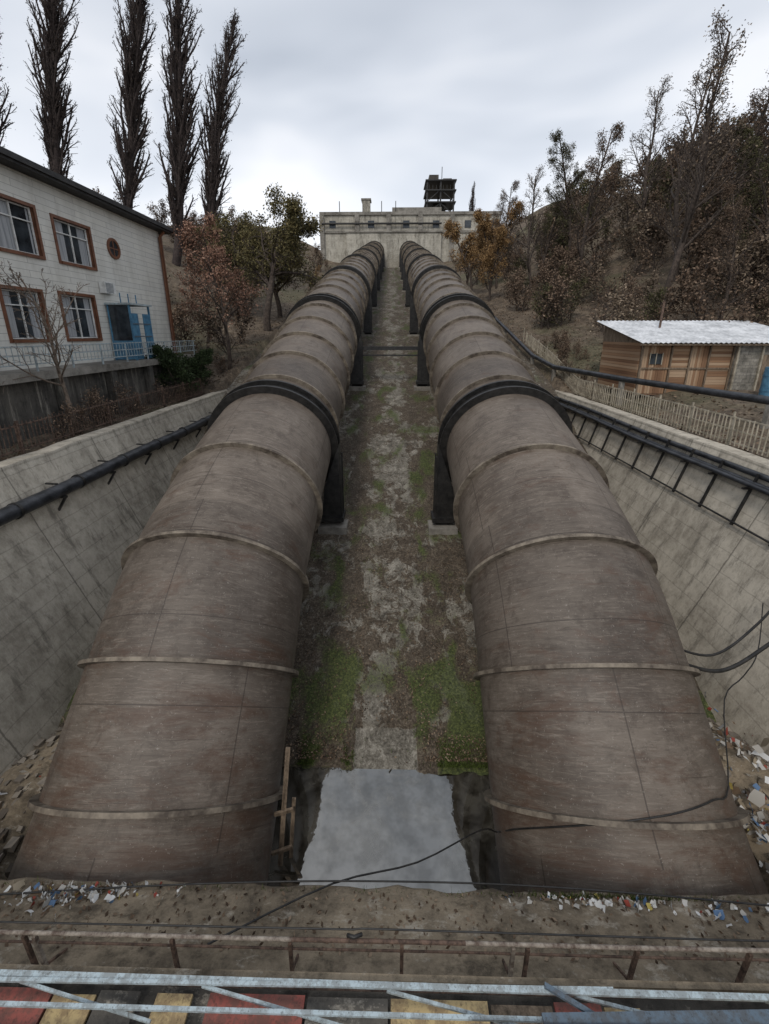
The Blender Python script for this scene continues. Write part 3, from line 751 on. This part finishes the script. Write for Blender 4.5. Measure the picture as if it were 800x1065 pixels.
# ------------------------------------------------------------------ shed (right)
def shed():
    e=empty('plank_shed'); rr=random.Random(12)
    mb=MB()
    mb.box((14.85,25.36,-3.6),(20.2,30,-.62),'brick'); mb.box((20.21,25.1,-3.6),(24.5,30,-.55),'gbrick')
    for bi,(a,b_,vert) in enumerate(((14.95,16.55,True),(16.65,17.65,False),(17.75,18.75,True),(18.85,20.15,False))):
        if vert:
            x=a
            while x<b_-.05:
                w_=min(rr.uniform(.12,.2),b_-x); z1=-.66-rr.uniform(0,.06)
                mb.box((x,25.30+rr.uniform(0,.02),-3.5),(x+w_-.012,25.345,z1),'plank'); x+=w_
        else:
            z=-3.45
            while z<-.75:
                h=min(rr.uniform(.13,.2),-.66-z)
                mb.box((a,25.30+rr.uniform(0,.02),z),(b_,25.345,z+h-.012),'plank'); z+=h
    for x in (14.86,16.58,17.68,18.78,20.14): mb.box((x-.03,25.22,-3.6),(x+.06,25.35,-.63),'wood')
    mb.box((14.86,25.24,-2.05),(20.1,25.285,-1.95),'wood')
    z=-3.5
    while z<-.7:
        mb.box((14.79,25.4,z),(14.84,29.95,z+.16),'plank'); z+=.175
    mb.obj('walls',e)
    mb=MB()
    n=150;V=[]
    for i in range(n+1):
        x=14.3+10.6*i/n; c=.035*math.cos(i*math.pi*.5)
        for (y,z) in ((24.6,-.52),(30.6,.85)): V.append((x,y,z+c))
    mb.add(V,[(2*i,2*i+2,2*i+3,2*i+1) for i in range(n)],'tin',False)
    mb.box((14.35,24.68,-.66),(24.8,24.76,-.56),'wood')
    mb.add([(14.8,25.3,-.62),(14.8,30,-.62),(14.8,30,.65),(14.8,25.4,-.42)],[(0,1,2,3)],'wood')
    mb.add([(14.8,30.02,-.7),(24.5,30.02,-.7),(24.5,30.02,.68),(14.8,30.02,.68)],[(0,1,2,3)],'wood')
    mb.obj('roof',e)
    mb=MB()
    mb.box((15.35,25.25,-1.75),(16.05,25.29,-1.15),'glass')
    for x in (15.32,15.68,16.04): mb.box((x,25.215,-1.8),(x+.05,25.248,-1.1),'fencew')
    for x in (20.2,21.6,23): mb.box((x,24.98,-3.5),(x+.1,25.08,-.6),'fencew')
    mb.box((21.75,25.03,-3.4),(22.8,25.08,-1.2),'wood')
    mb.obj('door_and_window',e)
    mb=MB(); mb.tube([(17.6,28.5,0),(17.6,28.5,1.9)],.07,'rust',10); mb.tube([(17.6,28.5,1.9),(17.6,28.5,1.95)],.12,'rust',10); mb.obj('stovepipe',e)
shed()
mb=MB()
mb.tube([(20.7,23.0,-3.4),(20.7,23.0,-3.0),(20.7,23.0,-2.6),(20.7,23.0,-2.2),(20.7,23.0,-1.75)],[.36,.38,.37,.38,.36],'blue',20)
for z in (-3.0,-2.2): mb.revolve((20.7,23.0,z),(0,.0001,1),[(-.02,.36),(-.02,.40),(.02,.40),(.02,.36)],'blue',24)
mb.obj('blue_barrel')

# ------------------------------------------------------------------ intake building at top
def intake():
    e=empty('intake_building'); mb=MB()
    mb.box((-20,131,15),(30.5,150,32.2),'facade')
    mb.box((-20.6,130.6,32.21),(31,150.5,33.0),'pad')
    mb.box((-20.3,130.7,27.6),(30.8,130.98,28.2),'pad')
    mb.box((-13,129.9,15),(14,130.69,27.5),'facade')
    mb.box((-13.3,129.6,27.51),(14.3,130.69,27.9),'pad')
    for x in (-20,-10,-1,8,17,26): mb.box((x-.6,130.3,15),(x+.6,130.59,32.19),'pad')
    for x in (-17,-6,4,12.5,21.5,28): mb.box((x-.9,130.9,28.9),(x+.9,130.97,30.8),'glass')
    mb.box((-8.5,132,33.01),(-6.3,135,36.3),'facade'); mb.box((-8.8,131.8,36.31),(-6,135.2,36.7),'pad')
    mb.box((0,132,33.01),(14,140,34.4),'pad')
    for x in (-15,-3,1,22): mb.tube([(x,132,33),(x,132,36)],.12,'black',6)
    mb.tube([(-20,130.2,29.9),(14,130.2,29.9)],.25,'black',8)
    mb.obj('walls',e)
    mb=MB()
    x0,x1,y0,y1=10,17.6,134,141
    mb.box((x0+2,y0+2,33),(x1-2,y1-1,37),'darkconc')
    for x in (x0,(x0+x1)/2,x1):
        for y in (y0,y1): mb.box((x-.2,y-.2,33),(x+.2,y+.2,41.5),'black')
    for z in (36,39,41.5):
        mb.box((x0-.6,y0-.6,z),(x1+.6,y1+.6,z+.3),'black')
    for z in (33,36.4):
        mb.beam((x0,y0,z),((x0+x1)/2,y0,z+3),.2,.2,'black'); mb.beam((x1,y0,z),((x0+x1)/2,y0,z+3),.2,.2,'black')
    mb.box((x0+.5,y0+1,41.86),(x0+3.2,y1-1,43.4),'darkconc'); mb.box((x0+4.6,y0+2,41.86),(x1-.5,y1-2,42.8),'darkconc')
    for x in np.arange(x0-.5,x1+.6,1): mb.box((x-.05,y0-.5,39.35),(x+.05,y0-.4,40.4),'black')
    mb.tube([(x0+4,y0,41.8),(x0+4,y0,45)],.1,'black',6)
    mb.obj('hoist_tower',e)
intake()

# ------------------------------------------------------------------ trees
def grow(seed,H,r0,levels,cnt,ratio,ang,upb,wob,start,leafn,leafs,leafspread,sides=(7,4,3,3),nseg=(9,6,4,3),taper=.25,minr=.012,shape=None):
    r=np.random.RandomState(seed); VV=[];QQ=[];off=0;tips=[]
    def chain(pts,ra,rb,s):
        nonlocal off
        n=len(pts); t=np.gradient(pts,axis=0); t/=np.linalg.norm(t,axis=1)[:,None]+1e-9
        ref=np.array([0,0,1.]) if abs(t[0,2])<.9 else np.array([1.,0,0])
        u=np.cross(t,ref); u/=np.linalg.norm(u,axis=1)[:,None]+1e-9; w=np.cross(t,u)
        rr=np.linspace(ra,rb,n)[:,None,None]; a=np.arange(s)*2*math.pi/s
        ring=pts[:,None,:]+rr*(u[:,None,:]*np.cos(a)[None,:,None]+w[:,None,:]*np.sin(a)[None,:,None])
        VV.append(ring.reshape(-1,3)); i=np.arange(n-1)[:,None]*s; k=np.arange(s)[None,:]; k2=(k+1)%s
        QQ.append(np.stack([i+k,i+k2,i+s+k2,i+s+k],-1).reshape(-1,4)+off); off+=n*s
    def br(p,d,Ln,rad_,lv):
        n=nseg[lv]; pts=[p]; d=d/np.linalg.norm(d)
        for i in range(n):
            d=d+r.randn(3)*wob[lv]+np.array([0,0,upb[lv]])
            d/=np.linalg.norm(d); p=p+d*Ln/n; pts.append(p)
        pts=np.array(pts); rb=max(minr,rad_*taper); chain(pts,rad_,rb,sides[lv])
        if lv<levels:
            c=cnt[lv]
            for k in range(c):
                t=start[lv]+(1-start[lv])*((k+r.rand())/c)**.9
                f=t*n; i=min(int(f),n-1); q=pts[i]+(pts[i+1]-pts[i])*(f-i)
                dd=pts[i+1]-pts[i]; dd/=np.linalg.norm(dd)
                a=r.uniform(0,2*math.pi); x=np.cross(dd,[.3,.5,.81]); x/=np.linalg.norm(x); yv=np.cross(dd,x)
                side=x*math.cos(a)+yv*math.sin(a); an=rad(r.uniform(*ang[lv]))
                nd=dd*math.cos(an)+side*math.sin(an)
                L2=Ln*ratio[lv]*r.uniform(.7,1.2)*((1-.75*(t-start[lv])/(1-start[lv])) if shape is None or lv>0 else shape(t))
                br(q,nd,L2,max(minr,min((rad_+(rb-rad_)*t)*.6,L2*.035)),lv+1)
        if lv>=levels-1 and leafn>0:
            for _ in range(leafn if lv==levels else leafn//2):
                t=r.rand()**.6; f=t*n;i=min(int(f),n-1); tips.append(pts[i]+(pts[i+1]-pts[i])*(f-i)+r.randn(3)*leafspread)
    br(np.array([0,0,-.3]),np.array([0,0,1.]),H,r0,0)
    V=np.concatenate(VV);Q=np.concatenate(QQ);MI=np.zeros(len(Q),int)
    if tips:
        T=np.array(tips); lv_,lq=leafquads(T,r.uniform(leafs*.6,leafs*1.3,len(T)),r)
        Q=np.concatenate([Q,lq+len(V)]); V=np.concatenate([V,lv_]); MI=np.concatenate([MI,np.ones(len(lq),int)])
    return V,Q,MI
def place(name,me,x,y,s=1,rz=0,z=None,rx=0,ry=0,w=1.0):
    ob=bpy.data.objects.new(name,me); ob.location=(x,y,terrain(x,y) if z is None else z); ob.scale=(s*w,s*w,s); ob.rotation_euler=(rx,ry,0)
    if ry==0: ob.rotation_euler=(rx,ry,rz)
    return link(ob)

popshape=lambda t:(.45+.9*math.sin(min(1,t*1.05)*math.pi)**.7)*(1-.35*t)
pops=[]
for sd in (3,11,19):
    V,Q,MI=grow(sd,30,.38,3,(120,9,4),(.165,.40,.45),((10,24),(14,32),(15,38)),(.02,.17,.13,.08),(.025,.05,.08,.1),(.06,.10,.12),1,.06,.14,nseg=(14,5,3,2),minr=.018,shape=popshape)
    pops.append(quadmesh('poplar',V,Q,MI,['barkp','lf_pop']))
for i,(x,y,s,ry) in enumerate([(-57,60,1.08,.21),(-51.5,58,1.12,.24),(-46,62,1.15,.23),(-35.5,60,1.08,.25),(-29.5,61,1.1,.22),(-26.0,62,.98,.23),(47,50,1.0,-.16),(51,52,1.15,-.2)]):
    place('poplar_tree',pops[i%3],x,y,s,0,ry=ry,w=1.4)
place('poplar_tree',pops[0],25.5,150,.85,1.3,z=20)

V,Q,MI=grow(21,6.6,.10,3,(14,7,5),(.55,.5,.5),((35,60),(30,55),(25,50)),(.05,.06,.03,0),(.09,.14,.16,.2),(.3,.2,.2),0,.05,.1,minr=.009)
place('bare_tree',quadmesh('bare_tree',V,Q,MI,['barkl']),-13.5,17.2,1)
V,Q,MI=grow(33,9.6,.16,3,(18,8,6),(.50,.5,.5),((35,70),(30,60),(25,60)),(.04,.03,.0,-.03),(.10,.14,.16,.2),(.22,.2,.15),6,.08,.16,minr=.013)
me_r=quadmesh('russet_tree',V,Q,MI,['bark','lf_red'])
place('russet_tree',me_r,-12.9,33.5,1.05,1.0)
place('russet_tree',me_r,-16.5,38,.9,3.0)
V,Q,MI=grow(45,10.5,.34,3,(22,10,8),(.55,.5,.6),((35,70),(30,65),(30,75)),(.04,.02,-.06,-.22),(.12,.14,.16,.14),(.25,.2,.15),8,.10,.24,minr=.014)
me_w=quadmesh('willow_tree',V,Q,MI,['bark','lf_willow'])
place('willow_tree',me_w,-13.2,46,1.22,2.0); place('willow_tree',me_w,-17.5,52,1.1,4.0); place('willow_tree',me_w,-13.6,53,.95,5.5)
V,Q,MI=grow(57,10.5,.22,3,(18,9,7),(.42,.5,.5),((25,55),(30,55),(25,60)),(.04,.06,.02,-.02),(.08,.14,.16,.2),(.12,.15,.15),7,.10,.22,minr=.014)
me_o=quadmesh('orange_tree',V,Q,MI,['bark','lf_orange'])
for (x,y,s,rz) in ((12.6,70,1.1,0),(14.2,64,.9,2),(13.6,80,1.1,4),(16.5,74,1.1,1),(18,82,1.2,3)): place('orange_tree',me_o,x,y,s,rz)
tl=[]
for sd,lf,k in ((61,4,'lf_brown'),(67,1,'lf_tan'),(71,6,'lf_olive')):
    V,Q,MI=grow(sd,18,.26,3,(24,9,6),(.36,.48,.5),((28,58),(28,55),(25,55)),(.03,.05,.03,0),(.07,.12,.15,.2),(.20,.2,.2),lf,.085,.20,minr=.015)
    tl.append(quadmesh('deciduous_tree',V,Q,MI,['bark',k]))
for (x,y,s,rz,k) in ((27.0,44,1.24,0,1),(31,49,1.12,2,1),(23.5,56,.95,1,0),(19.5,62,.85,3,1),(26,66,.95,5,2),(35,42,.82,4,2),(38,52,.95,1,0),(17.0,72,.72,2,1),(21,84,.8,0,0),(33,60,1.0,3,1),(40,44,.8,2,2),(30,40,.6,4,0),(43,47,.85,5,0),(22.5,68,.8,1,2)):
    place('deciduous_tree',tl[k],x,y,s,rz)
V,Q,MI=grow(81,3.6,.08,3,(14,9,6),(.6,.5,.5),((25,60),(30,60),(25,60)),(.02,.06,.03,0),(.1,.14,.16,.2),(.05,.1,.1),12,.07,.12,minr=.012)
me_g=quadmesh('laurel_bush',V,Q,MI,['bark','lf_green'])
place('laurel_bush',me_g,-13.6,27.2,1.0,0); place('laurel_bush',me_g,-13.9,29.4,.85,2,); place('laurel_bush',me_g,-13.3,12.6,.35,2)

bases=[]
for sd,k,ln in ((91,1,6),(92,1,7),(93,2,6),(94,3,3),(95,1,2),(96,4,6)):
    V,Q,MI=grow(sd,4.6,.09,2,(16,9,0),(.55,.5,.5),((25,65),(30,65),(20,40)),(.03,.05,.0,0),(.14,.16,.18,.2),(.05,.1,.1),ln,.11,.2,sides=(4,3,3,3),nseg=(5,3,2,3),minr=.015)
    bases.append((V,Q,np.where(MI==1,k,0)))
def merge(name,lst,mats):
    VV=[];QQ=[];MM=[];o=0
    for (bi,x,y,s,rz) in lst:
        V,Q,MI=bases[bi]; c,s_=math.cos(rz),math.sin(rz)
        W=V@np.array([[c,s_,0],[-s_,c,0],[0,0,1]])*s+np.array([x,y,terrain(x,y)-.2])
        VV.append(W);QQ.append(Q+o);MM.append(MI);o+=len(V)
    link(bpy.data.objects.new(name,quadmesh(name,np.concatenate(VV),np.concatenate(QQ),np.concatenate(MM),mats)))
mats5=['bark','lf_brown','lf_tan','lf_orange','lf_olive']
r=random.Random(5); lst=[]
for _ in range(300):
    y=36+70*r.random()**1.3; x=14.0+ r.random()**.8*45
    if y<42 and x<17: continue
    lst.append((r.choice([0,1,2,4,0,5,2,4]),x,y,r.uniform(.6,1.4)*(1+.45*sm(20,50,x)),r.uniform(0,6.28)))
for _ in range(26): lst.append((r.choice([0,5,1,2]),r.uniform(25,48),r.uniform(28,38),r.uniform(.6,1.2),r.uniform(0,6)))
merge('hillside_thicket',lst,mats5)
lst=[]
for _ in range(100):
    y=33+75*r.random()**1.2; x=-(13.0+r.random()**.9*34)
    lst.append((r.choice([0,1,2,4,3]),x,y,r.uniform(.6,1.3),r.uniform(0,6.28)))
for _ in range(16): lst.append((r.choice([0,4]),-r.uniform(13.0,13.9),r.uniform(14,33),r.uniform(.2,.45),r.uniform(0,6)))
for _ in range(14): lst.append((r.choice([0,4,2]),r.uniform(13.5,16),r.uniform(30,40),r.uniform(.2,.45),r.uniform(0,6)))
merge('hillside_shrubs',lst,mats5)
pts=[]
for _ in range(22000):
    sgn=-1 if R0.rand()<.4 else 1
    x=sgn*(12.6+R0.rand()**1.5*22); y=10+R0.rand()**1.2*60
    if x<-14.2 and y<31.5: continue
    if 14<x<25 and 24.5<y<31: continue
    pts.append((x,y,terrain(x,y)+.03+.05*R0.rand()))
pts=np.array(pts); V,Q=leafquads(pts,R0.uniform(.04,.11,len(pts)),R0,True)
link(bpy.data.objects.new('leaf_litter',quadmesh('leaf_litter',V,Q,[0]*len(Q),['fallen'])))

# ------------------------------------------------------------------ sky & light
w=bpy.data.worlds.new("World"); scene.world=w; w.use_nodes=True; nt=w.node_tree; nt.nodes.clear()
out=N(nt,'ShaderNodeOutputWorld'); bg=N(nt,'ShaderNodeBackground'); bg.inputs[1].default_value=.138
sky=N(nt,'ShaderNodeTexSky'); sky.sky_type='NISHITA'; sky.sun_disc=False; sky.sun_elevation=rad(48); sky.sun_rotation=rad(200)
tc=N(nt,'ShaderNodeTexCoord').outputs['Generated']
n1=noise(nt,mapping(nt,tc,(1.2,1.2,3.0)),1.5,3,.5,.4)
cl=ramp(nt,n1,[(.34,(4.4,4.75,5.3)),(.50,(5.7,6.0,6.5)),(.66,(7.4,7.5,7.75))])
sp=N(nt,'ShaderNodeSeparateXYZ'); L(nt,tc,sp.inputs[0])
hz=ramp(nt,sp.outputs[2],[(.0,(1.1,1.1,1.1)),(.25,(1.08,1.08,1.08)),(.7,(.80,.81,.83))])
cl=mix(nt,1.0,cl,hz,'MULTIPLY')
L(nt,mix(nt,.9,sky.outputs[0],cl),bg.inputs[0]); L(nt,bg.outputs[0],out.inputs[0])
sd=bpy.data.lights.new('sun','SUN'); sd.energy=1.35; sd.angle=rad(15); sd.color=(1,.94,.86)
so=link(bpy.data.objects.new('sun',sd))
el,az=rad(48),rad(200)
d=Vector((math.sin(az)*math.cos(el),math.cos(az)*math.cos(el),math.sin(el)))
so.rotation_euler=d.to_track_quat('Z','Y').to_euler()

# ------------------------------------------------------------------ camera
cd=bpy.data.cameras.new('camera'); cam=link(bpy.data.objects.new('camera',cd))
cd.sensor_fit='HORIZONTAL'; cd.sensor_width=36; cd.lens=430/800*36; cd.clip_end=3000; cd.clip_start=.05
cd.shift_y=-62.5/800
cam.location=(0.12,0,0); cam.rotation_euler=(rad(90-16),0,rad(1.0))
scene.camera=cam
scene.view_settings.view_transform='Standard'; scene.view_settings.look='None'; scene.view_settings.exposure=0
